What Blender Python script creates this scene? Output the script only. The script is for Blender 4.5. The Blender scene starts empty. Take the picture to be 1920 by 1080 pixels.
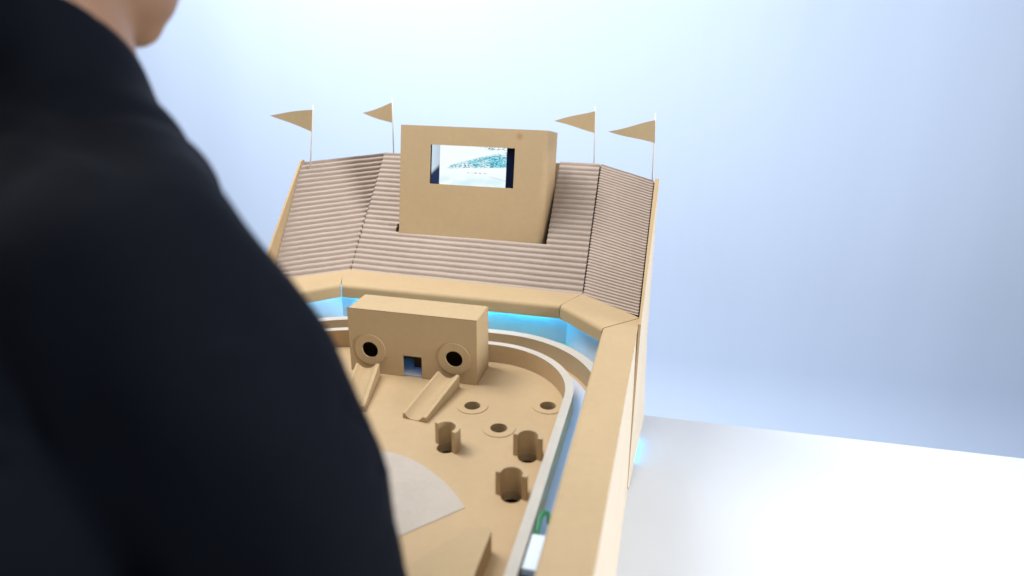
import bpy, bmesh, math, random
from mathutils import Vector, Matrix, noise
random.seed(4)
S = bpy.context.scene
COL = S.collection
PI = math.pi

# ------------------------------------------------------------------ camera
F_PX, YAW, PIT, ROL = 1291.95, 0.2302, 0.3519, 0.0105
CAM = Vector((0.39, -0.9539, 0.5332))
fw = Vector((-math.sin(YAW)*math.cos(PIT), math.cos(YAW)*math.cos(PIT), -math.sin(PIT)))
rt = Vector((math.cos(YAW), math.sin(YAW), 0)); up = rt.cross(fw)
cr, sr = math.cos(ROL), math.sin(ROL)
rt, up = cr*rt + sr*up, -sr*rt + cr*up
cd = bpy.data.cameras.new('camera'); cam = bpy.data.objects.new('camera', cd); COL.objects.link(cam)
m = Matrix((rt, up, -fw)).transposed().to_4x4(); m.translation = CAM
cam.matrix_world = m
cd.sensor_width = 36; cd.lens = F_PX/1920*36; cd.clip_start = 0.02; cd.clip_end = 60
cd.dof.use_dof = True; cd.dof.focus_distance = 1.22; cd.dof.aperture_fstop = 2.4
S.camera = cam

# ------------------------------------------------------------------ light
W = bpy.data.worlds.new('World'); S.world = W; W.use_nodes = True
bg = W.node_tree.nodes['Background']; bg.inputs[0].default_value = (0.82, 0.9, 1.0, 1); bg.inputs[1].default_value = 0.28
def area(name, loc, to, sx, sy, power, col, spread=180):
    l = bpy.data.lights.new(name, 'AREA'); l.shape = 'RECTANGLE'; l.size = sx; l.size_y = sy
    l.energy = power; l.color = col
    l.spread = math.radians(spread)
    o = bpy.data.objects.new(name, l); COL.objects.link(o); o.location = loc
    o.rotation_euler = (Vector(to) - Vector(loc)).to_track_quat('-Z', 'Y').to_euler()
    return o
area('softbox_lamp', (-1.20, -0.12, 1.9), (0.0, 0.1, 0.0), 0.8, 0.8, 17.5, (1.0, 0.97, 0.92))
area('right_lamp', (3.3, -0.75, 0.75), (0.40, -0.10, 0.0), 1.2, 1.0, 20, (0.93, 0.97, 1.0), 75)  # area light from the right, on side wall and table
area('top_fill_lamp', (0.7, -1.1, 2.3), (0.25, 0.0, -0.1), 1.5, 1.2, 20, (1.0, 0.98, 0.95))  # added overhead fill, lifts the shadows
area('backdrop_lamp', (-0.8, 0.20, 2.1), (0.15, 1.45, 0.25), 1.6, 0.5, 55, (0.89, 0.95, 1.0), 165)
S.view_settings.view_transform = 'Standard'; S.view_settings.look = 'None'
S.view_settings.exposure = 0; S.view_settings.gamma = 1; S.view_settings.use_curve_mapping = False

# ------------------------------------------------------------------ materials
def mat(name, col, rough=0.8, spec=0.3, mottle=0.0, scale=60, bump=0.0, bscale=400, emit=None, estr=0, stretch=None, flute=0):
    M = bpy.data.materials.new(name); M.use_nodes = True; nt = M.node_tree; b = nt.nodes['Principled BSDF']
    b.inputs['Base Color'].default_value = (*col, 1); b.inputs['Roughness'].default_value = rough
    b.inputs['Specular IOR Level'].default_value = spec
    tc = nt.nodes.new('ShaderNodeTexCoord')
    mp = nt.nodes.new('ShaderNodeMapping'); nt.links.new(tc.outputs['Object'], mp.inputs[0])
    if stretch: mp.inputs['Scale'].default_value = stretch
    if mottle:
        n = nt.nodes.new('ShaderNodeTexNoise'); n.inputs['Scale'].default_value = scale; n.inputs['Detail'].default_value = 8; n.inputs['Roughness'].default_value = 0.7
        nt.links.new(mp.outputs[0], n.inputs['Vector'])
        n2 = nt.nodes.new('ShaderNodeTexNoise'); n2.inputs['Scale'].default_value = scale*0.12; n2.inputs['Detail'].default_value = 3
        nt.links.new(mp.outputs[0], n2.inputs['Vector'])
        ad = nt.nodes.new('ShaderNodeMath'); ad.operation = 'ADD'
        nt.links.new(n.outputs[0], ad.inputs[0]); nt.links.new(n2.outputs[0], ad.inputs[1])
        r = nt.nodes.new('ShaderNodeMapRange'); r.inputs[1].default_value = 0.6; r.inputs[2].default_value = 1.4
        r.inputs[3].default_value = 1-mottle; r.inputs[4].default_value = 1+mottle
        nt.links.new(ad.outputs[0], r.inputs[0])
        mx = nt.nodes.new('ShaderNodeVectorMath'); mx.operation = 'SCALE'; mx.inputs[0].default_value = col
        nt.links.new(r.outputs[0], mx.inputs['Scale']); nt.links.new(mx.outputs[0], b.inputs['Base Color'])
    if flute:
        wv = nt.nodes.new('ShaderNodeTexWave'); wv.inputs['Scale'].default_value = flute; wv.inputs['Distortion'].default_value = 1.2; wv.inputs['Detail'].default_value = 2; wv.inputs['Detail Scale'].default_value = 0.6
        nt.links.new(tc.outputs['Object'], wv.inputs['Vector'])
        bpf = nt.nodes.new('ShaderNodeBump'); bpf.inputs['Strength'].default_value = 0.05; bpf.inputs['Distance'].default_value = 0.0006
        nt.links.new(wv.outputs['Fac'], bpf.inputs['Height'])
    if bump:
        n = nt.nodes.new('ShaderNodeTexNoise'); n.inputs['Scale'].default_value = bscale; n.inputs['Detail'].default_value = 4
        nt.links.new(mp.outputs[0], n.inputs['Vector'])
        bp = nt.nodes.new('ShaderNodeBump'); bp.inputs['Strength'].default_value = bump; bp.inputs['Distance'].default_value = 0.001
        nt.links.new(n.outputs[0], bp.inputs['Height']); nt.links.new(bp.outputs[0], b.inputs['Normal'])
        if flute: nt.links.new(bpf.outputs[0], bp.inputs['Normal'])
    if emit:
        b.inputs['Emission Color'].default_value = (*emit, 1); b.inputs['Emission Strength'].default_value = estr
    return M
KRAFT = mat('kraft_card', (0.45, 0.317, 0.176), 0.78, 0.25, 0.06, 90, 0.12, 500, flute=50)
FLOORK = mat('kraft_playfield', (0.455, 0.315, 0.172), 0.7, 0.3, 0.06, 70, 0.12, 500)
LIGHTK = mat('kraft_flag', (0.48, 0.35, 0.20), 0.8, 0.2, 0.08, 120, 0.1, 400)
LINER = mat('corrugated_liner', (0.395, 0.312, 0.258), 0.85, 0.2, 0.08, 80, 0.1, 500)
GREYED = mat('grey_board_edge', (0.50, 0.44, 0.37), 0.85, 0.2, 0.08, 150, 0.15, 500)
CORE = mat('brown_cut_edge', (0.10, 0.06, 0.03), 0.9, 0.1, 0.1, 200)
DARKK = mat('dark_card_and_shade', (0.10, 0.06, 0.03), 0.9, 0.1, 0.1, 200)  # dark card post; on interior boards the shade put into the colour
PAPER = mat('grey_felt_paper', (0.45, 0.38, 0.315), 0.9, 0.15, 0.08, 160, 0.2, 500)
WHITEC = mat('white_card', (0.72, 0.72, 0.74), 0.7, 0.3, 0.04, 60)
PALEK = mat('pale_card', (0.66, 0.55, 0.42), 0.7, 0.3, 0.06, 60, 0.08, 400)
LINING = mat('grey_lining_paper', (0.49, 0.485, 0.53), 0.8, 0.2, 0.05, 60)
NAVY = mat('navy_board', (0.02, 0.035, 0.09), 0.5, 0.4, 0.1, 60)
GREENW = mat('green_wire', (0.02, 0.20, 0.05), 0.4, 0.5, 0.05, 60)
WOOD = mat('pale_stick', (0.74, 0.65, 0.54), 0.6, 0.3, 0.08, 120)
TABLEW = mat('white_table_top', (0.69, 0.705, 0.735), 0.8, 0.10, 0.02, 9, 0.05, 300)
BACKD = mat('white_backdrop', (0.63, 0.735, 0.93), 0.9, 0.1, 0.02, 6, stretch=(2.2, 1, 0.15))
FLOORM = mat('grey_floor', (0.32, 0.33, 0.35), 0.6, 0.3, 0.05, 8)
LED = mat('blue_led', (0.05, 0.4, 0.9), 0.4, 0.3, emit=(0.0, 0.47, 1.0), estr=95)
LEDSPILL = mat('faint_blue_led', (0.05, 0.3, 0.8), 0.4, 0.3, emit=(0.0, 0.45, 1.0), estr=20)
TUNNELGLOW = mat('added_tunnel_glow', (0.05, 0.3, 0.8), 0.4, 0.3, emit=(0.02, 0.28, 1.0), estr=28)
JACKET = mat('black_jacket', (0.0021, 0.0030, 0.0068), 0.8, 0.10, 0.2, 80, 0.25, 900)
TROUS = mat('dark_trousers', (0.02, 0.022, 0.03), 0.85, 0.2, 0.15, 60, 0.2, 600)
SHOE = mat('shoe_leather', (0.02, 0.018, 0.016), 0.5, 0.4, 0.1, 60)
SKIN = mat('skin', (0.27, 0.145, 0.085), 0.5, 0.4, 0.10, 30, 0.1, 300)
LIP = mat('lip', (0.30, 0.11, 0.085), 0.45, 0.4, 0.05, 60)
HAIR = mat('black_hair', (0.012, 0.010, 0.009), 0.45, 0.5, 0.3, 200, 0.6, 500, stretch=(1, 1, 0.15))
EYEW = mat('eye_white', (0.75, 0.73, 0.70), 0.25, 0.5); EYED = mat('eye_dark', (0.02, 0.012, 0.008), 0.2, 0.5)
PHONE = mat('dark_glass', (0.006, 0.01, 0.03), 0.12, 0.6)

# ------------------------------------------------------------------ helpers
def tag(o, label=None, cat=None, group=None, kind=None):
    if label: o['label'] = label
    if cat: o['category'] = cat
    if group: o['group'] = group
    if kind: o['kind'] = kind
    return o
def empty(name, loc):
    o = bpy.data.objects.new(name, None); COL.objects.link(o); o.location = loc; o.empty_display_size = 0.05
    o['loc0'] = loc; return o
def origin(o):
    p = Vector((0, 0, 0))
    while o is not None: p += o.location; o = o.parent
    return p
def link(name, me, mats, parent=None, smooth=False, at=None):
    """mesh given in world coordinates; origin moved to `at` (or the parent's origin)"""
    if not isinstance(mats, (list, tuple)): mats = [mats]
    for x in mats: me.materials.append(x)
    if at is None: at = origin(parent) if parent else Vector((0, 0, 0))
    at = Vector(at); me.transform(Matrix.Translation(-at))
    o = bpy.data.objects.new(name, me); COL.objects.link(o)
    if parent: o.parent = parent; o.location = at - origin(parent)
    else: o.location = at
    if smooth:
        me.polygons.foreach_set('use_smooth', [True]*len(me.polygons))
    return o
def bm_out(name, bm, mats, parent=None, smooth=False, at=None, recalc=True):
    if recalc: bmesh.ops.recalc_face_normals(bm, faces=bm.faces)
    me = bpy.data.meshes.new(name); bm.to_mesh(me); bm.free()
    return link(name, me, mats, parent, smooth, at)
def bevel(bm, w, seg=2, edges=None):
    es = edges if edges is not None else [e for e in bm.edges if len(e.link_faces) == 2 and e.calc_face_angle(0) > 0.6]
    bmesh.ops.bevel(bm, geom=es, offset=w, segments=seg, profile=0.5, affect='EDGES')
def prism(bm, pts, vec, mi=0, capmi=None):
    """extrude a polygon (3D points) along vec"""
    a = [bm.verts.new(p) for p in pts]; b = [bm.verts.new(Vector(p)+Vector(vec)) for p in pts]
    n = len(pts)
    f = bm.faces.new(a); g = bm.faces.new(list(reversed(b)))
    if capmi is not None: g.material_index = capmi
    for i in range(n):
        q = bm.faces.new((a[i], a[(i+1) % n], b[(i+1) % n], b[i])); q.material_index = mi
    return a, b
def box(bm, x0, x1, y0, y1, z0, z1):
    return prism(bm, [(x0, y0, z0), (x1, y0, z0), (x1, y1, z0), (x0, y1, z0)], (0, 0, z1-z0))
def plate(a, b, c, d, t):
    """thick quad a,b,c,d thickened by t along its normal"""
    a, b, c, d = map(Vector, (a, b, c, d)); n = (b-a).cross(d-a).normalized()*t
    return [a, b, c, d], n
def sheet_mesh(outline, holes, thick):
    """flat 2D sheet with holes, extruded in +z from 0 to thick"""
    bm = bmesh.new(); es = []
    for pl in [outline]+holes:
        vs = [bm.verts.new((q[0], q[1], 0)) for q in pl]
        es += [bm.edges.new((vs[i], vs[(i+1) % len(vs)])) for i in range(len(vs))]
    bmesh.ops.triangle_fill(bm, use_beauty=True, edges=es)
    r = bmesh.ops.extrude_face_region(bm, geom=list(bm.faces), use_keep_orig=True)
    bmesh.ops.translate(bm, verts=[g for g in r['geom'] if isinstance(g, bmesh.types.BMVert)], vec=(0, 0, thick))
    bmesh.ops.recalc_face_normals(bm, faces=bm.faces)
    me = bpy.data.meshes.new('sheet'); bm.to_mesh(me); bm.free()
    return me
def frame(o, ex, ey, ez):
    M = Matrix((Vector(ex), Vector(ey), Vector(ez))).transposed().to_4x4(); M.translation = Vector(o); return M
def circ(cx, cy, r, n=40, a0=0, a1=2*PI, close=False):
    k = n if not close else n+1
    return [(cx+r*math.cos(a0+(a1-a0)*i/n), cy+r*math.sin(a0+(a1-a0)*i/n)) for i in range(k)]
def tube(bm, path, r, n=10):
    rings = []
    P = [Vector(p) for p in path]
    for i, p in enumerate(P):
        t = (P[min(i+1, len(P)-1)]-P[max(i-1, 0)]).normalized()
        s = t.cross(Vector((0, 0, 1)))
        if s.length < 1e-3: s = Vector((1, 0, 0))
        s.normalize(); u = t.cross(s)
        rr = r[i] if isinstance(r, (list, tuple)) else r
        rings.append([bm.verts.new(p+(s*math.cos(2*PI*k/n)+u*math.sin(2*PI*k/n))*rr) for k in range(n)])
    for a, b in zip(rings, rings[1:]):
        for k in range(n): bm.faces.new((a[k], a[(k+1) % n], b[(k+1) % n], b[k]))
    bm.faces.new(rings[0]); bm.faces.new(list(reversed(rings[-1])))
def ribbon(path, th, z0, z1, bm=None):
    """wall of thickness th following a 2D path (offset to the left side)"""
    bm = bm or bmesh.new(); P = [Vector((p[0], p[1])) for p in path]; L = []
    for i, p in enumerate(P):
        t = (P[min(i+1, len(P)-1)]-P[max(i-1, 0)]).normalized(); nrm = Vector((-t.y, t.x))
        L.append(p+nrm*th)
    sec = []
    for p, q in zip(P, L):
        sec.append([bm.verts.new((p.x, p.y, z0)), bm.verts.new((p.x, p.y, z1)), bm.verts.new((q.x, q.y, z1)), bm.verts.new((q.x, q.y, z0))])
    for a, b in zip(sec, sec[1:]):
        for k in range(4):
            f = bm.faces.new((a[k], a[(k+1) % 4], b[(k+1) % 4], b[k]))
            if k == 1: f.material_index = 1
    bm.faces.new(sec[0]); bm.faces.new(list(reversed(sec[-1])))
    return bm

# ------------------------------------------------------------------ setting
ZT = -0.245            # table top
FZ = -1.0              # floor
bm = bmesh.new()       # backdrop: a hung white sheet with very soft vertical folds, sweeping on to the floor
BY = 1.45
prof = [(BY, 3.2-i*0.25) for i in range(0, 15)]
prof += [(BY-0.4*(1-math.cos(a)), FZ+0.41-0.4*math.sin(a)) for a in [PI/2*i/10 for i in range(11)]]
NX = 240; rows = []
for (y, z) in prof:
    row = []
    for i in range(NX+1):
        x = -4.0+8.0*i/NX
        amp = 0.007*max(0, min(1, (z-FZ)/0.6))
        d = amp*(1.3*noise.noise((x*2.2, 0, z*0.35)) + 0.45*noise.noise((x*6.0+5, 3, z*0.5)))
        row.append(bm.verts.new((x, y+d, z)))
    rows.append(row)
for a, b in zip(rows, rows[1:]):
    for i in range(NX): bm.faces.new((a[i], a[i+1], b[i+1], b[i]))
tag(bm_out('backdrop_wall', bm, BACKD, smooth=True), kind='structure')
bm = bmesh.new(); box(bm, -4, 4, -3.0, BY+0.1, FZ-0.1, FZ)
tag(bm_out('floor', bm, FLOORM), kind='structure')
# table
tb = tag(empty('table', (0.5, -0.1, FZ)), 'plain white table top carrying the cardboard pinball machine', 'table')
bm = bmesh.new(); prism(bm, [(-1.0, -0.62, ZT-0.028), (1.75, -0.60, ZT-0.028), (1.75, 0.432, ZT-0.028), (-1.0, 0.365, ZT-0.028)], (0, 0, 0.028)); bevel(bm, 0.002)
bm_out('tabletop', bm, TABLEW, tb)
for x in (-0.9, 1.65):
    for y in (-0.53, 0.30):
        bm = bmesh.new(); box(bm, x-0.025, x+0.025, y-0.025, y+0.025, FZ, ZT-0.029); bevel(bm, 0.003); bm_out('leg', bm, TABLEW, tb)

# ------------------------------------------------------------------ pinball machine
HR, YF = 0.0838, -0.55
MC = tag(empty('pinball_machine', (0, -0.1, ZT)), 'large cardboard pinball machine shaped like a baseball stadium on the white table', 'pinball machine')
def part(name, bm, mats=KRAFT, parent=None, **k): return bm_out(name, bm, mats, parent or MC, **k)
def spart(name, me, M, mats=KRAFT, parent=None, **k):
    me.transform(M); return link(name, me, mats, parent or MC, **k)

# playfield with drilled holes
DISC = [(0.1215, -0.0655), (0.2335, -0.0370), (0.1765, -0.1172)]
CUP = [(0.1190, -0.1830, -30), (0.2320, -0.1775, -6), (0.2303, -0.2643, -4)]
HRAD = 0.0124
holes = [circ(x, y, HRAD) for x, y in DISC] + [circ(x, y, 0.0132) for x, y, a in CUP]
holes += [circ(-x, y, HRAD) for x, y in DISC] + [circ(-x, y, 0.0132) for x, y, a in CUP]
me = sheet_mesh([(-0.348, YF+0.01), (0.348, YF+0.01), (0.348, 0.11), (0.24, 0.215), (-0.24, 0.215), (-0.348, 0.11)], holes, 0.006)
spart('playfield', me, Matrix.Translation((0, 0, -0.006)), FLOORK)
bm = bmesh.new(); box(bm, -0.345, 0.345, YF+0.02, 0.20, -0.060, -0.055); part('bottom_shade_board', bm, DARKK)  # dark colour paints the shade seen down through the holes
def hole_tube(x, y, r, d):
    bm = bmesh.new()
    me = sheet_mesh(circ(x, y, r+0.004), [circ(x, y, r+0.0003)], d); me.transform(Matrix.Translation((0, 0, -0.0063-d))); return me
for sx in (1, -1):
    for x, y in DISC:
        rg = spart('hole_ring', sheet_mesh(circ(sx*x, y, 0.0240, 56), [circ(sx*x, y, HRAD)], 0.0009), Matrix.Translation((0, 0, 0.0002)), FLOORK)
        link('hole_tube', hole_tube(sx*x, y, HRAD, 0.007), KRAFT, rg)
    for x, y, a in CUP:
        ri, ro, h = 0.0137, 0.0200, 0.033
        A0 = math.radians(a*sx)
        out = circ(0, 0, ro, 28, 0, PI, True); inn = circ(0, 0, ri, 28, PI, 0, True)
        ext = 0.002
        pl = [(ro, -ext)] + out + [(-ro, -ext), (-ri, -ext)] + inn + [(ri, -ext)]
        bm = bmesh.new(); c, s = math.cos(A0), math.sin(A0)
        prism(bm, [(sx*x+c*px-s*py, y+s*px+c*py, 0.0003) for px, py in pl], (0, 0, h)); bevel(bm, 0.0006, 1)
        cg = part('cup_guard', bm)
        link('hole_tube', hole_tube(sx*x, y, 0.0132, 0.008), KRAFT, cg)

# infield paper
fan = [(0.1813, -0.2998), (0.1700, -0.2855), (0.1544, -0.2690), (0.1400, -0.2560), (0.1239, -0.2445), (0.1040, -0.2312), (0.0825, -0.2204), (0.0670, -0.2155), (0.0506, -0.2124), (0.03, -0.2122),
       (0.0085, -0.2150), (-0.03, -0.2250), (-0.07, -0.2450), (-0.105, -0.2800), (-0.125, -0.3100), (0.028, -0.4770)]
bm = bmesh.new(); prism(bm, [(x, y, 0.0002) for x, y in fan], (0, 0, 0.0006)); part('infield_paper', bm, PAPER)

# track walls
TH = 0.033
def arc(cx, r, cy=-0.06, yflat=None, n=36):
    pts = [(cx+r*math.cos(PI/2*i/n), cy+r*1.03*math.sin(PI/2*i/n)) for i in range(n+1)]
    return pts
inn = [(0.2618, YF+0.012), (0.2616, -0.30), (0.2612, -0.12)] + arc(0.1165, 0.1445)
inn = inn + [(-x, y) for x, y in reversed(inn)]
part('track_wall', ribbon(list(reversed(inn)), 0.0125, 0.0003, TH), [KRAFT, GREYED], smooth=False)
oc = arc(0.12, 0.189)
oc = [p for p in oc if p[0] < 0.30]; oc = oc + [(-x, y) for x, y in reversed(oc)]
part('track_wall', ribbon(list(reversed(oc)), 0.0165, 0.0003, TH+0.001), [KRAFT, GREYED])

# corner guards at the flippers
for s in (1, -1):
    bm = bmesh.new()
    pl = [(0.2062, -0.3672), (0.2282, -0.3617), (0.2325, -0.3665), (0.2325, -0.525), (0.112, -0.525)]
    prism(bm, [(s*x, y, 0.0003) for x, y in pl], (0, 0, 0.030)); bevel(bm, 0.0012); part('flipper_guard', bm)

# goal box
gx0, gx1, gd, gh = -0.110, 0.110, 0.0655, 0.1126
gb_front = sheet_mesh([(gx0, 0.0003), (-0.0165, 0.0003), (-0.0165, 0.0385), (0.0163, 0.0385), (0.0163, 0.0003), (gx1, 0.0003), (gx1, gh), (gx0, gh)],
                      [circ(-0.0733, 0.0425, 0.0146), circ(0.0722, 0.0430, 0.0146)], 0.0025)
GB = empty('goal_box', (0, 0, 0)); GB.parent = MC; GB.location = -origin(MC)
spart('front_panel', gb_front, frame((0, 0.0025, 0), (1, 0, 0), (0, 0, 1), (0, -1, 0)), [KRAFT, CORE], GB)
for p_ in gb_front.polygons:
    if abs(p_.normal.y) < 0.5 and p_.center.z > gh-0.001: p_.material_index = 1
bm = bmesh.new()   # wrap: top with soft folds and sides
prof = [(gx0, 0.0003), (gx0, gh-0.003), (gx0+0.0009, gh-0.0009), (gx0+0.003, gh), (gx1-0.003, gh), (gx1-0.0009, gh-0.0009), (gx1, gh-0.003), (gx1, 0.0003)]
inner = [(gx1-0.004, 0.0003), (gx1-0.004, gh-0.004), (gx0+0.004, gh-0.004), (gx0+0.004, 0.0003)]
prism(bm, [(x, 0.0028, z) for x, z in prof+inner], (0, gd-0.0026, 0))
part('cover', bm, KRAFT, GB)
bk = sheet_mesh([(gx0, 0.0003), (gx1, 0.0003), (gx1, gh-0.003), (gx0, gh-0.003)], [], 0.004)
spart('back_panel', bk, frame((0, gd+0.0045, 0), (1, 0, 0), (0, 0, 1), (0, -1, 0)), KRAFT, GB)
bm = bmesh.new(); box(bm, -0.046, 0.0158, 0.0056, gd-0.001, 0.0003, 0.0009); part('added_tunnel_sheet', bm, WHITEC, GB)  # white sheet added so the floor takes up the blue glow
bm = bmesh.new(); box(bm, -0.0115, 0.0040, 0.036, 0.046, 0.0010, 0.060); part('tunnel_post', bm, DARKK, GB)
bm = bmesh.new(); tube(bm, [(-0.013, 0.016, 0.085), (0.012, 0.016, 0.085)], 0.0015, 8); part('led_strip', bm, TUNNELGLOW, GB)  # added hidden source, turns the goal doorway blue
for s, w in ((-0.0465, -1), (0.0163, 1)):
    bm = bmesh.new(); x0 = s + (0.0002 if w > 0 else -0.0032); box(bm, x0, x0+0.003, 0.0055, gd-0.001, 0.0004, 0.104); part('tunnel_wall', bm, KRAFT, GB)
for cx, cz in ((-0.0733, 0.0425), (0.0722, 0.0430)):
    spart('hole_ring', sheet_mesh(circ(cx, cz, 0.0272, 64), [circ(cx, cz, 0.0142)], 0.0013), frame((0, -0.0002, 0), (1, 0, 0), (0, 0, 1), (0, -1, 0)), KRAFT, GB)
    bm = bmesh.new(); box(bm, cx-0.026, cx+0.026, 0.030, 0.033, 0.004, 0.095); part('hole_shade_panel', bm, DARKK, GB)  # dark sheet painting the shade of the hollow box behind the hole

# ramps: troughs rising to the rings
def ramp(b0, t0, zt, wid, name='ramp'):
    b0 = Vector(b0); t0 = Vector(t0); d = (t0-b0); L = d.length; d.normalize(); sdir = Vector((d.y, -d.x))
    lip = 0.0055; dip = 0.0085; n = 14
    bm = bmesh.new(); secs = []
    for i in range(2):
        base = b0+d*L*i; z = 0.003+(zt-0.003)*i
        sec = []
        xs = [(-wid/2, None), (-wid/2, 0), (-wid/2+lip*0.6, 0)] + [(-wid/2+lip*0.6+(wid-2*lip*0.8)*(k+1)/(n+1), 1) for k in range(n)] + [(wid/2-lip, 0), (wid/2, 0), (wid/2, None)]
        for x, kind in xs:
            if kind is None: zz = 0.0004
            elif kind == 0: zz = z+0.0055
            else:
                f = (x+wid/2-lip*0.6)/(wid-1.6*lip); zz = max(0.0010, z+0.0055-dip*(1-abs(2*f-1)**2.2))
            p = base+sdir*x; sec.append(bm.verts.new((p.x, p.y, zz)))
        secs.append(sec)
    a, b = secs
    for k in range(len(a)-1): bm.faces.new((a[k], a[k+1], b[k+1], b[k]))
    bm.faces.new((a[-1], a[0], b[0], b[-1])); bm.faces.new(a); bm.faces.new(list(reversed(b)))
    return part(name, bm)
ramp((0.0510, -0.1265), (0.0660, -0.012), 0.017, 0.0385)
ramp((-0.0490, -0.1245), (-0.0735, -0.012), 0.017, 0.0385)

# rails: top flap folded over into a lip
def rail(front, back, th=0.004, lip=0.029, e0=None, e1=None):
    """front/back: lists of 2 xy points (start,end) of the inner folded edge and the outer edge"""
    f0, f1 = Vector(front[0]), Vector(front[1]); b0, b1 = Vector(back[0]), Vector(back[1])
    bm = bmesh.new(); secs = []
    for f, b in ((f0, b0), (f1, b1)):
        d = (b-f).normalized(); sec = []
        r = 0.0075 if abs(f0.x-f1.x) > 0.05 else 0.005
        prof = [(th, HR-lip), (0, HR-lip)] + [(r*(1-math.cos(a)), HR-0.0035-r+r*math.sin(a)) for a in [PI/2*i/5 for i in range(6)]]
        L = (b-f).length
        prof += [(L, HR), (L, HR-th), (r, HR-0.0035-th), (th, HR-0.0035-r)]
        for u, z in prof: p = f+d*u; sec.append(bm.verts.new((p.x, p.y, z)))
        secs.append(sec)
    a, b = secs; n = len(a)
    for k in range(n): bm.faces.new((a[k], a[(k+1) % n], b[(k+1) % n], b[k]))
    bm.faces.new(a); bm.faces.new(list(reversed(b)))
    return part('rail', bm)
g = 0.0005
rail([(-0.2125, 0.1812), (0.2112, 0.1812)], [(-0.2470, 0.2600), (0.2445, 0.2430)])
rail([(0.2132, 0.1812), (0.2960, 0.0990)], [(0.2465, 0.2600), (0.3545, 0.1500)])
rail([(-0.2960, 0.0990), (-0.2145, 0.1812)], [(-0.3545, 0.1500), (-0.2490, 0.2700)])
rail([(0.2980, 0.0970), (0.2995, YF)], [(0.3546, 0.1480), (0.3515, YF)])
rail([(-0.2995, YF), (-0.2980, 0.0970)], [(-0.3515, YF), (-0.3546, 0.1480)])

# outer walls
for s in (1, -1):
    bm = bmesh.new()
    prism(bm, [(s*0.3585, 0.330, ZT), (s*0.3570, YF, ZT), (s*0.3512, YF, HR-0.0045), (s*0.3542, 0.108, HR-0.0045), (s*0.3542, 0.330, 0.060)], (-s*0.004, 0, 0)); part('side_wall', bm, PALEK)
bm = bmesh.new(); box(bm, -0.346, 0.346, YF, YF+0.004, ZT, HR-0.005); part('front_wall', bm)
# inner octagon wall behind the tracks
pth = [(0.312, YF+0.02), (0.312, 0.100), (0.224, 0.2035), (-0.224, 0.2035), (-0.312, 0.100), (-0.312, YF+0.02)]
part('lining_wall', ribbon(list(reversed(pth)), -0.004, -0.015, HR-0.006), [LINING, LINING])
part('lane_floor', ribbon(list(reversed(inn)), 0.0405, 0.0001, 0.0010), [LINING, LINING])
# LED strips under the rails
def led(p0, p1, r=0.0022):
    bm = bmesh.new(); tube(bm, [p0, p1], r, 8); return part('led_strip', bm, LED)
led((-0.20, 0.1962, 0.0635), (0.205, 0.1962, 0.0635))
led((0.226, 0.1905, 0.0640), (0.290, 0.1170, 0.0640), 0.0008)
led((-0.290, 0.117, 0.0640), (-0.226, 0.1905, 0.0640), 0.0010)
led((0.3055, YF+0.06, HR-0.011), (0.3055, 0.03, HR-0.011), 0.0034)
led((-0.3055, YF+0.06, HR-0.011), (-0.3055, 0.03, HR-0.011), 0.0034)

# plunger in the lane
bm = bmesh.new(); box(bm, 0.2755, 0.2955, -0.411, -0.3585, 0.0003, 0.029); bevel(bm, 0.0008); part('plunger_block', bm, WHITEC)
bm = bmesh.new(); box(bm, 0.2755, 0.2955, -0.50, -0.4125, 0.0003, 0.022); bevel(bm, 0.001)
part('plunger_motor', bm, NAVY)
bm = bmesh.new(); tube(bm, [(0.2800, -0.3580, 0.024), (0.2795, -0.345, 0.027), (0.2795, -0.336, 0.030), (0.2805, -0.329, 0.032), (0.2830, -0.3245, 0.033), (0.2862, -0.3245, 0.032), (0.2885, -0.3275, 0.028), (0.2890, -0.331, 0.022)], 0.0026, 10)
part('wire', bm, GREENW, smooth=True)

# ------------------------------------------------------------------ grandstand
BL, BR = Vector((-0.2297, 0.2490, 0.0740)), Vector((0.2442, 0.2310, 0.0740))
TL, TR = Vector((-0.2390, 0.4766, 0.2846)), Vector((0.2390, 0.4766, 0.2839))
OT, OB = Vector((0.3549, 0.3300, 0.2841)), Vector((0.3518, 0.1560, 0.0855))
OTL, OBL = Vector((-0.3586, 0.3300, 0.2819)), Vector((-0.3495, 0.1540, 0.0740))
def corrugated(bl, br, tr, tl, ridges, amp, cut=None, nx=60, seg=10, wob=0.0006, taper0=0):
    """corrugated sheet: ridges run left-right; cut(u,v) -> True leaves the cell out"""
    bm = bmesh.new(); N = ridges*seg; G = []
    nrm = (br-bl).cross(tl-bl).normalized()
    for j in range(N+1):
        v = j/N; row = []
        for i in range(nx+1):
            u = i/nx
            p = (bl*(1-u)+br*u)*(1-v)+(tl*(1-u)+tr*u)*v
            ph = v*ridges*2*PI
            ph += 0.55*noise.noise((u*2.5, v*6, ridges*1.7)) + 0.25*noise.noise((u*9, v*14, 7))
            p = p+nrm*(amp*(abs(math.cos(ph/2))-0.55) + wob*noise.noise((u*7, v*3, ridges)) + 0.0003*noise.noise((u*60, v*40, 3)))
            row.append(bm.verts.new(p))
        G.append(row)
    for j in range(N):
        for i in range(nx):
            if cut and cut((i+0.5)/nx, (j+0.5)/N): continue
            bm.faces.new((G[j][i], G[j][i+1], G[j+1][i+1], G[j+1][i]))
    bmesh.ops.delete(bm, geom=[v for v in bm.verts if not v.link_faces], context='VERTS')
    return bm
Lm = (TL-BL).length
c_cut = lambda u, v: (0.166 < u < 0.824 and v > 0.362) or (0.158 < u < 0.2 and 0.362 < v < 0.42)
part('stand_panel', corrugated(BL, BR, TR, TL, 26, 0.0044, c_cut, 160), LINER, smooth=True)
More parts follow.
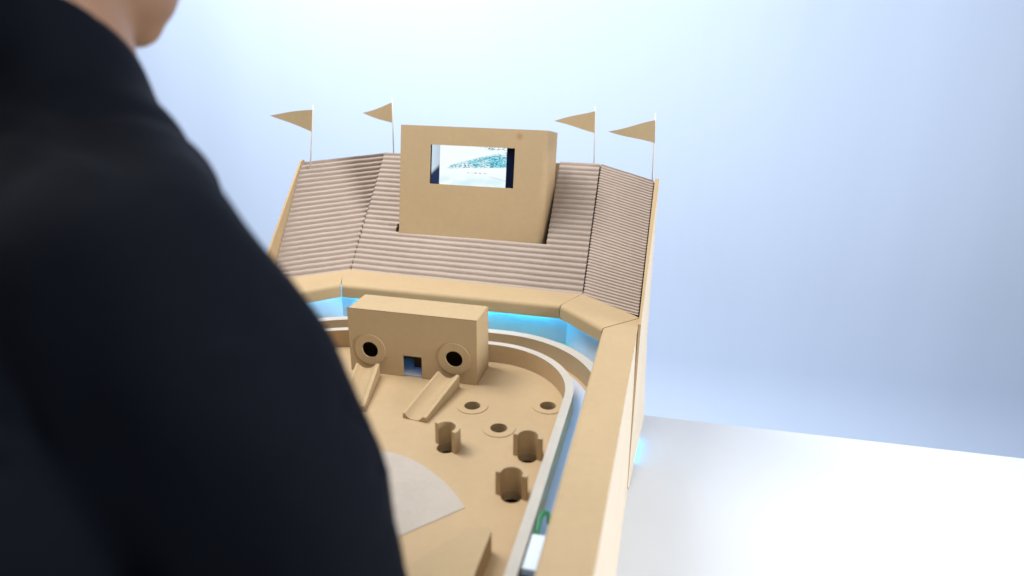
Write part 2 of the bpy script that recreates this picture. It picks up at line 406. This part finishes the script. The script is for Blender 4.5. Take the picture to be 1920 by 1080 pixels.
part('stand_panel', corrugated(BR+Vector((0.0025, -0.001, 0)), OB, OT, TR+Vector((0.003, 0, 0)), 48, 0.0030, None, 60, 8), LINER, smooth=True)
part('stand_panel', corrugated(OBL, BL+Vector((-0.0015, 0.001, -0.001)), TL+Vector((-0.0015, 0, -0.001)), OTL, 25, 0.0044, None, 60), LINER, smooth=True)
# backing boards, dark to paint the shade inside the stand, that follow the (slightly twisted) sheets
def backing(bl, br, tr, tl, t=0.0065, n=12):
    bl, br, tr, tl = map(Vector, (bl, br, tr, tl)); bm = bmesh.new(); nn = (br-bl).cross(tl-bl).normalized(); G = []
    for k in (t, t+0.003):
        G.append([[bm.verts.new((bl*(1-i/n)+br*i/n)*(1-j/n)+(tl*(1-i/n)+tr*i/n)*j/n-nn*k) for i in range(n+1)] for j in range(n+1)])
    for g_ in G:
        for j in range(n):
            for i in range(n): bm.faces.new((g_[j][i], g_[j][i+1], g_[j+1][i+1], g_[j+1][i]))
    A_, B_ = G
    for i in range(n):
        bm.faces.new((A_[0][i], A_[0][i+1], B_[0][i+1], B_[0][i])); bm.faces.new((A_[n][i], A_[n][i+1], B_[n][i+1], B_[n][i]))
        bm.faces.new((A_[i][0], A_[i+1][0], B_[i+1][0], B_[i][0])); bm.faces.new((A_[i][n], A_[i+1][n], B_[i+1][n], B_[i][n]))
    return bm
for quad in ((BL, BL.lerp(BR, 0.160), TL.lerp(TR, 0.160), TL), (BL.lerp(BR, 0.835), BR, TR, TL.lerp(TR, 0.835)), (BR, OB, OT, TR), (OBL, BL, TL, OTL)):
    part('stand_shade_backing', backing(*quad), DARKK)
# outer side panels of the stand: card with a folded front edge
for s in (1, -1):
    w = 0.0105
    A = Vector((0.3555, 0.111, 0.088)); B = Vector((0.3565, 0.331, 0.286))
    # folded sloping strip
    bm = bmesh.new(); q = [A, A+Vector((0.0035, 0, 0)), B+Vector((0.0085, -0.002, 0.0)), B]
    yy = 0.335
    pts_o = [Vector((0.3590, 0.1110, 0.0880)), Vector((0.3645, 0.329, 0.2862)), Vector((0.3645, yy+0.006, 0.2862)), Vector((0.3660, yy, -0.02)), Vector((0.3735, yy, -0.2150)), Vector((0.3600, 0.125, -0.2440)), Vector((0.3588, 0.1110, -0.230))]
    pts_i = [Vector((0.3550, 0.1110, 0.0880)), Vector((0.3565, 0.329, 0.2862)), Vector((0.3565, yy+0.006, 0.2862)), Vector((0.3570, yy, -0.02)), Vector((0.3690, yy, -0.2150)), Vector((0.3562, 0.125, -0.2440)), Vector((0.3555, 0.1110, -0.230))]
    for P in (pts_o, pts_i):
        for k in range(len(P)): P[k] = Vector((s*P[k].x+(0.0 if s > 0 else (0.0065 if P[k].z < 0.1 else 0.002)), P[k].y, P[k].z))
    if s < 0:
        for k in (0, 1, 2): pts_i[k].x = pts_o[k].x+0.0042
    vo = [bm.verts.new(p) for p in pts_o]; vi = [bm.verts.new(p) for p in pts_i]; n = len(vo)
    bm.faces.new(vo); bm.faces.new(list(reversed(vi)))
    for k in range(n): bm.faces.new((vo[k], vo[(k+1) % n], vi[(k+1) % n], vi[k]))
    bmesh.ops.triangulate(bm, faces=[f for f in bm.faces if len(f.verts) > 4])
    for f in bm.faces:
        f.normal_update()
        c_ = f.calc_center_median()
        f.material_index = 1 if abs(f.normal.x) > 0.8 and abs(c_.x) > 0.359 else 0
    part('stand_side', bm, [KRAFT, PALEK])
bm = bmesh.new()
pl = [(-0.357, 0.333), (-0.240, 0.4800), (0.240, 0.4800), (0.354, 0.333)]
for (a, b) in zip(pl, pl[1:]):
    prism(bm, [(a[0], a[1]+0.001, ZT), (b[0], b[1]+0.001, ZT), (b[0], b[1]+0.001, 0.281), (a[0], a[1]+0.001, 0.281)], (0, 0.003, 0))
part('stand_back', bm)
bm = bmesh.new(); box(bm, -0.352, 0.352, 0.326, 0.330, ZT, 0.05); part('back_wall', bm)
# glow escaping under the flared side panel
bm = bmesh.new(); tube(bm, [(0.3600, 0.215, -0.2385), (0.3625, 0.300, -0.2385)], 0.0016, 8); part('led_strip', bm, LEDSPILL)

# ------------------------------------------------------------------ scoreboard
P0 = Vector((0, 0.3258, 0.1539)); SU = Vector((0, 0.16967, 0.98550)).normalized(); SN = Vector((1, 0, 0)).cross(SU)   # SN points to the viewer
SB = empty('scoreboard', P0); SB.parent = MC; SB.location = P0-origin(MC)
win = [(-0.0870, 0.0990), (0.0862, 0.0990), (0.0862, 0.1760), (-0.0870, 0.1760)]
H0, H1, sx0, sx1 = -0.020, 0.2122, -0.1497, 0.1500
FR = 0.012
face = sheet_mesh([(sx0, H0), (sx1-FR, H0), (sx1-FR, H1), (sx0, H1)], [win], 0.004)
SM = mat('kraft_scoreboard', (0.45, 0.317, 0.176), 0.78, 0.25, 0.06, 90, 0.12, 500, flute=50)
nt = SM.node_tree; b = nt.nodes['Principled BSDF']; src = b.inputs['Base Color'].links[0].from_socket     # a faint round stain
ge = nt.nodes.new('ShaderNodeNewGeometry'); vm = nt.nodes.new('ShaderNodeVectorMath'); vm.operation = 'DISTANCE'
sp = P0+Vector((0.0943, 0, 0))+SU*0.1988; vm.inputs[1].default_value = sp
nz = nt.nodes.new('ShaderNodeTexNoise'); nz.inputs['Scale'].default_value = 160
adn = nt.nodes.new('ShaderNodeMath'); adn.operation = 'MULTIPLY_ADD'; adn.inputs[1].default_value = 0.006
mr = nt.nodes.new('ShaderNodeMapRange'); mr.inputs[1].default_value = 0.005; mr.inputs[2].default_value = 0.012; mr.inputs[3].default_value = 0.72; mr.inputs[4].default_value = 1
ms = nt.nodes.new('ShaderNodeMix'); ms.data_type = 'RGBA'; ms.blend_type = 'MIX'; ms.inputs[6].default_value = (0.33, 0.17, 0.06, 1)
nt.links.new(ge.outputs['Position'], vm.inputs[0]); nt.links.new(nz.outputs[0], adn.inputs[0]); nt.links.new(vm.outputs['Value'], adn.inputs[2])
nt.links.new(adn.outputs[0], mr.inputs[0]); mr.inputs[3].default_value = 0.35
nt.links.new(mr.outputs[0], ms.inputs[0]); nt.links.new(src, ms.inputs[7]); nt.links.new(ms.outputs[2], b.inputs['Base Color'])
spart('front_panel', face, frame(P0-SN*0.004, (1, 0, 0), SU, SN), SM, SB)
SD = 0.085
bm = bmesh.new()   # wrap with a rounded right fold, in (x, depth) section extruded along SU
def sp3(x, h, d): return P0+Vector((x, 0, 0))+SU*h-SN*d
sec = [(sx1-FR, 0)] + [(sx1-FR+FR*math.sin(a), FR*(1-math.cos(a))) for a in [PI/2*i/8 for i in range(1, 9)]] + [(sx1+0.0035, SD), (sx1-0.0005, SD), (sx1-0.004, FR), (sx1-FR, 0.004)]
prism(bm, [sp3(x, H0, d) for x, d in sec], SU*(H1-H0))
side = part('side_panel', bm, KRAFT, SB, smooth=False)
bm = bmesh.new(); prism(bm, [sp3(sx0, H0, 0.0043), sp3(sx0+0.004, H0, 0.0043), sp3(sx0+0.004, H0, SD), sp3(sx0, H0, SD)], SU*(H1-H0)); part('side_panel', bm, KRAFT, SB)
bm = bmesh.new(); prism(bm, [sp3(sx0+0.0045, H1-0.004, 0.0045), sp3(sx1-0.0045, H1-0.004, FR), sp3(sx1-0.0045, H1-0.004, SD), sp3(sx0+0.0045, H1-0.004, SD)], SU*0.0035); part('top_panel', bm, KRAFT, SB)
bm = bmesh.new(); prism(bm, [sp3(sx0+0.0045, H0, SD-0.004), sp3(sx1-0.0045, H0, SD-0.004), sp3(sx1-0.0045, H0, SD), sp3(sx0+0.0045, H0, SD)], SU*(H1-H0-0.005)); part('back_panel', bm, KRAFT, SB)

# phone in the scoreboard window
ph = tag(empty('smartphone', sp3(0, 0.138, 0.012)), 'lit smartphone screen showing a pale blue stadium crowd in the scoreboard window', 'phone')
bm = bmesh.new(); prism(bm, [sp3(x, h, 0.0145) for x, h in [(-0.093, 0.0955), (0.093, 0.0955), (0.093, 0.1795), (-0.093, 0.1795)]], SN*0.008); bevel(bm, 0.001); bm_out('body', bm, PHONE, ph)
SC = bpy.data.materials.new('screen_picture'); SC.use_nodes = True; nt = SC.node_tree; b = nt.nodes['Principled BSDF']
b.inputs['Base Color'].default_value = (0.01, 0.01, 0.01, 1); b.inputs['Roughness'].default_value = 0.15
tc = nt.nodes.new('ShaderNodeTexCoord'); sx = nt.nodes.new('ShaderNodeSeparateXYZ'); nt.links.new(tc.outputs['Generated'], sx.inputs[0])
def mth(op, a, bb=None, c=None):
    n = nt.nodes.new('ShaderNodeMath'); n.operation = op
    for i, v in enumerate((a, bb, c)):
        if v is None: continue
        if isinstance(v, (int, float)): n.inputs[i].default_value = v
        else: nt.links.new(v, n.inputs[i])
    return n.outputs[0]
def step(v, a, bb):
    n = nt.nodes.new('ShaderNodeMapRange'); n.interpolation_type = 'SMOOTHSTEP'; nt.links.new(v, n.inputs[0]); n.inputs[1].default_value = a; n.inputs[2].default_value = bb; return n.outputs[0]
X, Y = sx.outputs['X'], sx.outputs['Z']
mp = nt.nodes.new('ShaderNodeMapping'); mp.inputs['Scale'].default_value = (16, 16, 9); mp.inputs['Rotation'].default_value = (0, 0.15, 0); nt.links.new(tc.outputs['Generated'], mp.inputs[0])
wn = nt.nodes.new('ShaderNodeTexNoise'); wn.inputs['Scale'].default_value = 7; nt.links.new(tc.outputs['Generated'], wn.inputs['Vector'])
wob = nt.nodes.new('ShaderNodeVectorMath'); wob.operation = 'MULTIPLY_ADD'; wob.inputs[1].default_value = (3, 3, 3); nt.links.new(wn.outputs['Color'], wob.inputs[0]); nt.links.new(mp.outputs[0], wob.inputs[2])
vo = nt.nodes.new('ShaderNodeTexVoronoi'); vo.feature = 'DISTANCE_TO_EDGE'; vo.inputs['Scale'].default_value = 1.0; nt.links.new(wob.outputs[0], vo.inputs['Vector'])
n1 = nt.nodes.new('ShaderNodeTexNoise'); n1.inputs['Scale'].default_value = 22; n1.inputs['Detail'].default_value = 4; nt.links.new(tc.outputs['Generated'], n1.inputs['Vector'])
line = mth('MULTIPLY', mth('SUBTRACT', 1.0, step(vo.outputs['Distance'], 0.04, 0.15)), step(n1.outputs[0], 0.36, 0.52))
lo = step(mth('SUBTRACT', Y, mth('MULTIPLY_ADD', X, 0.10, 0.385)), 0.0, 0.05)
hi = step(mth('SUBTRACT', mth('MULTIPLY_ADD', mth('POWER', X, 0.7), 0.56, 0.36), Y), 0.0, 0.07)
wedge = mth('MULTIPLY', mth('MULTIPLY', lo, hi), step(X, 0.08, 0.2))
band2 = mth('MULTIPLY', step(Y, 0.90, 0.96), step(X, 0.55, 0.75))
crowd = mth('MULTIPLY', line, mth('MAXIMUM', wedge, band2))
ground = mth('MULTIPLY', mth('SUBTRACT', 1.0, step(mth('ABSOLUTE', mth('SUBTRACT', Y, 0.335)), 0.004, 0.014)), mth('MULTIPLY', step(X, 0.40, 0.46), mth('SUBTRACT', 1.0, step(X, 0.66, 0.74))))
ground = mth('MULTIPLY', ground, step(n1.outputs[0], 0.42, 0.55))
diag = mth('SUBTRACT', 1.0, step(mth('ABSOLUTE', mth('SUBTRACT', Y, mth('MULTIPLY_ADD', X, -0.32, 0.50))), 0.004, 0.016))
diag = mth('MULTIPLY', mth('MULTIPLY', diag, step(X, 0.72, 0.8)), 0.35)
def mixc(f, a, bb):
    n = nt.nodes.new('ShaderNodeMix'); n.data_type = 'RGBA'; nt.links.new(f, n.inputs[0])
    for i, v in ((6, a), (7, bb)):
        if isinstance(v, tuple): n.inputs[i].default_value = (*v, 1)
        else: nt.links.new(v, n.inputs[i])
    return n.outputs[2]
n3 = nt.nodes.new('ShaderNodeTexNoise'); n3.inputs['Scale'].default_value = 4; nt.links.new(tc.outputs['Generated'], n3.inputs['Vector'])
tint = mth('MULTIPLY', mth('MAXIMUM', wedge, mth('MULTIPLY', mth('SUBTRACT', 1.0, step(Y, 0.1, 0.34)), 0.35)), step(n3.outputs[0], 0.30, 0.66))
c1 = mixc(tint, (0.93, 1.0, 1.02), (0.24, 0.74, 0.86))
c2 = mixc(crowd, c1, (0.04, 0.19, 0.30)); c3 = mixc(ground, c2, (0.15, 0.18, 0.22)); c4 = mixc(diag, c3, (0.35, 0.42, 0.48))
nt.links.new(c4, b.inputs['Emission Color']); b.inputs['Emission Strength'].default_value = 1.0
bm = bmesh.new(); prism(bm, [sp3(x, h, 0.0063) for x, h in [(-0.0680, 0.0985), (0.0690, 0.0985), (0.0690, 0.1765), (-0.0680, 0.1765)]], SN*0.0004); bm_out('screen', bm, SC, ph)
SE = bpy.data.materials.new('painted_bezel_reflection'); SE.use_nodes = True; nt = SE.node_tree; b = nt.nodes['Principled BSDF']; b.inputs['Base Color'].default_value = (0.006, 0.01, 0.03, 1); b.inputs['Roughness'].default_value = 0.15  # reflection on the phone's left bezel, painted as an emissive gradient
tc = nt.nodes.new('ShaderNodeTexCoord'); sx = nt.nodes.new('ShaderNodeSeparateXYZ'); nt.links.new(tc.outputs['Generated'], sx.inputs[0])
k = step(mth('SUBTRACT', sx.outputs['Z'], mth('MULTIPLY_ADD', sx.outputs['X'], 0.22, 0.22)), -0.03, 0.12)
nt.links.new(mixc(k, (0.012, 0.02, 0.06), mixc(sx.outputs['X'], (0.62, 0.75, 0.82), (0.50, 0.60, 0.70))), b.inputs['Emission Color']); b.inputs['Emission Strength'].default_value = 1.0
bm = bmesh.new(); prism(bm, [sp3(x, h, 0.0063) for x, h in [(-0.0850, 0.1000), (-0.0683, 0.1000), (-0.0683, 0.1765), (-0.0850, 0.1765)]], SN*0.0002); bm_out('bezel_reflection', bm, SE, ph)

# ------------------------------------------------------------------ flags
def flag(base, top, tri, label):
    base, top = Vector(base), Vector(top); foot = base-(top-base).normalized()*0.012
    r = tag(empty('pennant_flag', foot), label, 'flag', 'cardboard pennants along the top of the stadium stand')
    bm = bmesh.new(); tube(bm, [foot, base.lerp(top, 0.5), top], 0.00125, 10); bm_out('pole', bm, WOOD, r, smooth=True)
    A, B, T = [Vector(p) for p in tri]
    bm = bmesh.new(); N = 16; rows = []
    for i in range(N+1):
        u = i/N; a, c = A.lerp(T, u), B.lerp(T, u)
        off = Vector((0, -0.0015-0.004*math.sin(u*2.2)*(1+1.2*math.sin(base.x*37)), 0.0012*math.sin(u*5+base.x*20)))
        rows.append((a+off, c+off))
    fr = [[bm.verts.new(p) for p in rw] for rw in rows]; bkk = [[bm.verts.new(p+Vector((0, 0.0009, 0))) for p in rw] for rw in rows]
    for G in (fr, bkk):
        for a, c in zip(G, G[1:]): bm.faces.new((a[0], a[1], c[1], c[0]))
    for k in (0, 1):
        for i in range(N): bm.faces.new((fr[i][k], fr[i+1][k], bkk[i+1][k], bkk[i][k]))
    bm.faces.new((fr[0][0], fr[0][1], bkk[0][1], bkk[0][0])); bm.faces.new((fr[-1][0], fr[-1][1], bkk[-1][1], bkk[-1][0]))
    bm_out('pennant', bm, LIGHTK, r)
flag((-0.3388, .330, .2820), (-0.3218, .330, .3983), [(-0.3232, .330, .3899), (-0.3300, .330, .3467), (-0.4179, .330, .3763)], 'leftmost cardboard pennant flag, on the outer end of the left stand panel')
flag((-0.2174, .477, .2840), (-0.2148, .477, .4031), [(-0.2152, .477, .3931), (-0.2174, .477, .3502), (-0.2841, .474, .3695)], 'smallest cardboard pennant flag, just left of the scoreboard')
flag((0.2267, .477, .2840), (0.2231, .477, .3991), [(0.2235, .477, .3918), (0.2246, .477, .3484), (0.1411, .477, .3688)], 'cardboard pennant flag just right of the scoreboard, at the crease of the stand')
flag((0.3517, .335, .2840), (0.3480, .335, .4038), [(0.3487, .335, .3917), (0.3511, .335, .3512), (0.2662, .335, .3706)], 'rightmost cardboard pennant flag, on the outer end of the right stand panel')

# ------------------------------------------------------------------ person
def capsule(bm, p, q, r0, r1, n=20):
    """tapered capsule"""
    p, q = Vector(p), Vector(q); d = (q-p); L = max(d.length, 1e-6); d = d/L
    s = d.orthogonal().normalized(); u = d.cross(s); rings = []
    prof = [(-r0*math.cos(a), r0*math.sin(a)) for a in [PI/2*i/5 for i in range(6)]] + [(L+r1*math.sin(a), r1*math.cos(a)) for a in [PI/2*i/5 for i in range(6)]]
    for h, r in prof:
        r = max(r, 1e-4); rings.append([bm.verts.new(p+d*h+(s*math.cos(2*PI*k/n)+u*math.sin(2*PI*k/n))*r) for k in range(n)])
    for a, c in zip(rings, rings[1:]):
        for k in range(n): bm.faces.new((a[k], a[(k+1) % n], c[(k+1) % n], c[k]))
    bm.faces.new(list(reversed(rings[0]))); bm.faces.new(rings[-1])
def ellipsoid(bm, c, ax, rad, n=24):
    M = Matrix((ax[0], ax[1], ax[2])).transposed().to_4x4(); M.translation = Vector(c)
    bmesh.ops.create_uvsphere(bm, u_segments=n, v_segments=n//2, radius=1, matrix=M @ Matrix.Diagonal((*rad, 1)))
def loft(bm, secs, n=28):
    """secs: (centre, axis_r, axis_f, half_width, half_depth)"""
    R = []
    for c, ar, af, hw, hd in secs:
        ring = []
        for k in range(n):
            a = 2*PI*k/n; ca, sa = math.cos(a), math.sin(a); e = 0.8
            ring.append(bm.verts.new(Vector(c)+Vector(ar)*hw*math.copysign(abs(ca)**e, ca)+Vector(af)*hd*math.copysign(abs(sa)**e, sa)))
        R.append(ring)
    for a, c in zip(R, R[1:]):
        for k in range(n): bm.faces.new((a[k], a[(k+1) % n], c[(k+1) % n], c[k]))
    bm.faces.new(list(reversed(R[0]))); bm.faces.new(R[-1])
def fuse(bm, voxel, smooth=6, fac=0.5):
    """union of the closed shapes in bm as one continuous surface"""
    bmesh.ops.recalc_face_normals(bm, faces=bm.faces)
    me = bpy.data.meshes.new('fuse'); bm.to_mesh(me); bm.free()
    o = bpy.data.objects.new('fuse', me); COL.objects.link(o)
    r = o.modifiers.new('r', 'REMESH'); r.mode = 'VOXEL'; r.voxel_size = voxel
    s = o.modifiers.new('s', 'SMOOTH'); s.iterations = smooth; s.factor = fac
    dg = bpy.context.evaluated_depsgraph_get(); out = bpy.data.meshes.new_from_object(o.evaluated_get(dg))
    bpy.data.objects.remove(o); bpy.data.meshes.remove(me); return out

Fv = Vector((0.60, 0.80, 0)).normalized(); Rv = Vector((Fv.y, -Fv.x, 0)); Zv = Vector((0, 0, 1))
NK = Vector((-0.062, -0.522, 0.495))           # base of the neck
HIP = Vector((-0.150, -0.830, -0.07))
SHR = NK+Rv*0.150+Vector((0, 0, -0.100)); SHL = NK-Rv*0.165+Vector((0, 0, -0.055))
ELR = Vector((0.198, -0.640, 0.153)); WRR = Vector((0.372, -0.570, 0.045))
ELL = Vector((-0.330, -0.500, 0.190)); WRL = Vector((-0.400, -0.400, 0.000))
PE = tag(empty('person', (HIP.x, HIP.y, FZ)), 'person in a black jacket seen from behind, leaning over the front of the pinball machine', 'person')
# body: head, neck, arms and hands in one surface
HC = Vector((-0.062, -0.462, 0.646)); Hd = Vector((0.42, 0.907, 0)).normalized()           # head centre
Hf = (Hd*0.93-Zv*0.36).normalized(); Hr = Vector((Hd.y, -Hd.x, 0)); Hu = Hr.cross(Hf).normalized()
def hp(r, f, u): return HC+Hr*r+Hf*f+Hu*u
bm = bmesh.new()
ellipsoid(bm, hp(0, -0.018, 0.035), (Hr, Hf, Hu), (0.074, 0.092, 0.085))
ellipsoid(bm, hp(0, 0.022, -0.010), (Hr, Hf, Hu), (0.063, 0.066, 0.085))
ellipsoid(bm, hp(0, 0.030, -0.064), (Hr, Hf, Hu), (0.053, 0.060, 0.047))     # jaw
ellipsoid(bm, hp(0, 0.062, -0.088), (Hr, Hf, Hu), (0.026, 0.022, 0.022))     # chin
capsule(bm, hp(0, 0.083, 0.008), hp(0, 0.104, -0.026), 0.008, 0.012, 12)     # nose
ellipsoid(bm, hp(0.013, 0.090, -0.030), (Hr, Hf, Hu), (0.008, 0.009, 0.007), 12); ellipsoid(bm, hp(-0.013, 0.090, -0.030), (Hr, Hf, Hu), (0.008, 0.009, 0.007), 12)
capsule(bm, hp(-0.035, 0.074, 0.022), hp(0.035, 0.074, 0.022), 0.011, 0.011, 12)    # brow
capsule(bm, hp(-0.017, 0.082, -0.051), hp(0.017, 0.082, -0.051), 0.0075, 0.0075, 12)  # mouth
for s in (1, -1): ellipsoid(bm, hp(s*0.075, -0.015, -0.002), (Hr, Hf, Hu), (0.010, 0.018, 0.032), 14)   # ears
capsule(bm, NK+Vector((0, 0, -0.03)), hp(0, -0.022, -0.045), 0.062, 0.056)
for sh, el, wr, s in ((SHR, ELR, WRR, 1), (SHL, ELL, WRL, -1)):
    capsule(bm, sh, el, 0.045, 0.038); capsule(bm, el, wr, 0.038, 0.026)
loft(bm, [(NK+Vector((0, -0.02, -0.06)), Rv, Fv, 0.13, 0.075), (NK.lerp(HIP, 0.45), Rv, Fv, 0.135, 0.090), (HIP, Rv, Fv, 0.140, 0.095)])
def hand(bm, wr, s):
    side = s*0.361
    pc = Vector((side+s*0.018, wr.y+0.035, wr.z-0.012))
    ellipsoid(bm, wr.lerp(pc, 0.55), (Vector((s, 0, 0)), Vector((0, 1, 0)), Zv), (0.017, 0.050, 0.036), 16)
    for k, (ln, zz) in enumerate([(0.070, 0.026), (0.078, 0.008), (0.072, -0.010), (0.057, -0.027)]):
        a = Vector((pc.x, pc.y+0.010, pc.z+zz)); d1 = Vector((-s*0.05, 1, 0.02)).normalized(); b1 = a+d1*ln*0.45
        d2 = Vector((-s*0.30, 0.9, -0.1)).normalized(); b2 = b1+d2*ln*0.32; d3 = Vector((-s*0.42, 0.8, -0.2)).normalized(); b3 = b2+d3*ln*0.23
        rr = 0.0085-0.0004*k
        capsule(bm, a, b1, rr+0.001, rr, 10); capsule(bm, b1, b2, rr, rr-0.0006, 10); capsule(bm, b2, b3, rr-0.0006, rr-0.0015, 10)
    t0 = Vector((pc.x, pc.y-0.030, pc.z+0.028)); t1 = t0+Vector((-s*0.006, 0.022, 0.026)); t2 = t1+Vector((-s*0.016, 0.024, 0.012)); t3 = t2+Vector((-s*0.012, 0.018, 0.002))
    capsule(bm, t0, t1, 0.012, 0.010, 10); capsule(bm, t1, t2, 0.010, 0.009, 10); capsule(bm, t2, t3, 0.009, 0.008, 10)
hand(bm, WRR, 1); hand(bm, WRL, -1)
for s in (1, -1):
    hj = HIP+Rv*s*0.095; kn = Vector((hj.x+s*0.01, hj.y+0.06, FZ+0.50)); an = Vector((hj.x+s*0.02, hj.y-0.01, FZ+0.09))
    capsule(bm, hj, kn, 0.072, 0.050); capsule(bm, kn, an, 0.050, 0.034); capsule(bm, an, an+Fv*0.15+Vector((0, 0, -0.055)), 0.034, 0.026)
body = link('body', fuse(bm, 0.0042, 3), SKIN, PE, smooth=True)
# eyes, lips, hair
for s in (1, -1):
    bm = bmesh.new(); ellipsoid(bm, hp(s*0.031, 0.068, 0.000), (Hr, Hf, Hu), (0.0125, 0.0125, 0.0125), 20)
    e = bm_out('eye', bm, EYEW, PE, smooth=True)
    bm = bmesh.new(); ellipsoid(bm, hp(s*0.031, 0.0800, -0.003), (Hr, Hf, Hu), (0.0062, 0.0034, 0.0062), 16); bm_out('iris', bm, EYED, e, smooth=True)
bm = bmesh.new(); capsule(bm, hp(-0.017, 0.0865, -0.049), hp(0.017, 0.0865, -0.049), 0.0045, 0.0045, 12); capsule(bm, hp(-0.013, 0.086, -0.056), hp(0.013, 0.086, -0.056), 0.005, 0.005, 12)
link('lips', fuse(bm, 0.002, 2), LIP, PE, smooth=True)
bm = bmesh.new(); ellipsoid(bm, hp(0, -0.024, 0.045), (Hr, Hf, Hu), (0.083, 0.098, 0.088)); ellipsoid(bm, hp(0, -0.052, -0.005), (Hr, Hf, Hu), (0.074, 0.066, 0.075))
ellipsoid(bm, hp(0, 0.045, 0.085), (Hr, Hf, Hu), (0.060, 0.045, 0.036))
hm = fuse(bm, 0.005, 3)
for v in hm.vertices:
    v.co += v.normal*0.004*noise.noise(v.co*Vector((1, 1, 1)).x*60)
link('hair', hm, HAIR, PE, smooth=True)
# jacket
bm = bmesh.new()
def lean(t): return NK.lerp(HIP, t)
loft(bm, [(lean(0.06)+Fv*-0.02, Rv, Fv, 0.110, 0.075), (lean(0.20)+Fv*-0.015, Rv, Fv, 0.165, 0.105), (lean(0.35)+Rv*0.01, Rv, Fv, 0.200, 0.130), (lean(0.6)+Rv*0.015+Fv*0.01, Rv, Fv, 0.212, 0.140), (lean(0.85), Rv, Fv, 0.195, 0.135), (lean(1.04), Rv, Fv, 0.195, 0.135)])
for sh, el, wr in ((SHR, ELR, WRR), (SHL, ELL, WRL)):
    capsule(bm, sh, sh.lerp(el, 0.35), 0.080, 0.090); capsule(bm, sh.lerp(el, 0.35), sh.lerp(el, 0.62), 0.090, 0.084); capsule(bm, sh.lerp(el, 0.6), el, 0.085, 0.057); capsule(bm, el, wr-(wr-el).normalized()*0.015, 0.055, 0.037)
    capsule(bm, NK+Vector((0, 0, -0.035)), sh, 0.075, 0.068)
capsule(bm, (0.095, -0.630, 0.29), (0.125, -0.655, 0.15), 0.064, 0.060)
# raised collar, thick and folded
for k in range(26):
    a = 2*PI*k/26; p = NK+Rv*0.053*math.cos(a)+Fv*(0.056*math.sin(a)+0.0)+Vector((0, 0, 0.034-0.032*math.sin(a)+0.014*math.cos(a)))
    capsule(bm, p-Zv*0.03, p+Zv*0.012+(p-NK).normalized()*-0.004, 0.020, 0.013, 10)
jm = fuse(bm, 0.0065, 16)
def sstep(a, b, x):
    t = max(0, min(1, (x-a)/(b-a))); return t*t*(3-2*t)
for v in jm.vertices:
    c = v.co; q = c-NK; u = q.dot(Rv); w = q.dot(Fv); z = q.z
    s = u*0.9+0.25*z
    f = 0.026*noise.noise((s*17, w*9, z*4.2+2)) + 0.006*noise.noise((s*34+9, w*16, z*7)) + 0.0012*noise.noise((s*80, w*60, z*40))
    near = sstep(0.05, 0.16, q.length)
    f *= near
    # drape creases running down from the shoulder over the back
    f += -0.022*near*math.exp(-((s-0.055-0.02*math.sin(z*14))/0.019)**2)*sstep(-0.02, -0.10, z)
    f += -0.020*near*math.exp(-((s+0.045+0.05*z)/0.020)**2)*sstep(-0.05, -0.14, z)
    # seam groove around the collar
    dc = math.hypot(u, w)
    f += -0.007*math.exp(-((dc-0.112)/0.010)**2)*sstep(-0.10, -0.02, z)
    v.co = c+v.normal*f
bm = bmesh.new(); bm.from_mesh(jm)
for _ in range(5): bmesh.ops.smooth_vert(bm, verts=bm.verts, factor=0.5, use_axis_x=True, use_axis_y=True, use_axis_z=True)
bm.to_mesh(jm); bm.free()
link('jacket', jm, JACKET, PE, smooth=True)
bm = bmesh.new()
loft(bm, [(HIP+Zv*0.04, Rv, Fv, 0.160, 0.110), (HIP-Zv*0.06, Rv, Fv, 0.170, 0.118), (HIP-Zv*0.12, Rv, Fv, 0.150, 0.105)])
for s in (1, -1):
    hj = HIP+Rv*s*0.095; kn = Vector((hj.x+s*0.01, hj.y+0.06, FZ+0.50)); an = Vector((hj.x+s*0.02, hj.y-0.01, FZ+0.10))
    capsule(bm, hj-Zv*0.03, kn, 0.085, 0.066); capsule(bm, kn, an, 0.066, 0.056)
link('trousers', fuse(bm, 0.009, 5), TROUS, PE, smooth=True)
for s in (1, -1):
    hj = HIP+Rv*s*0.095; an = Vector((hj.x+s*0.02, hj.y-0.01, FZ+0.05))
    bm = bmesh.new(); capsule(bm, an-Fv*0.04, an+Fv*0.17-Zv*0.008, 0.046, 0.040); capsule(bm, an+Zv*0.01, an+Zv*0.05, 0.046, 0.044)
    sm_ = fuse(bm, 0.006, 4)
    for v in sm_.vertices: v.co.z = max(v.co.z, FZ+0.001)
    link('shoe', sm_, SHOE, PE, smooth=True)
for o in bpy.data.objects:
    if 'loc0' in o: del o['loc0']
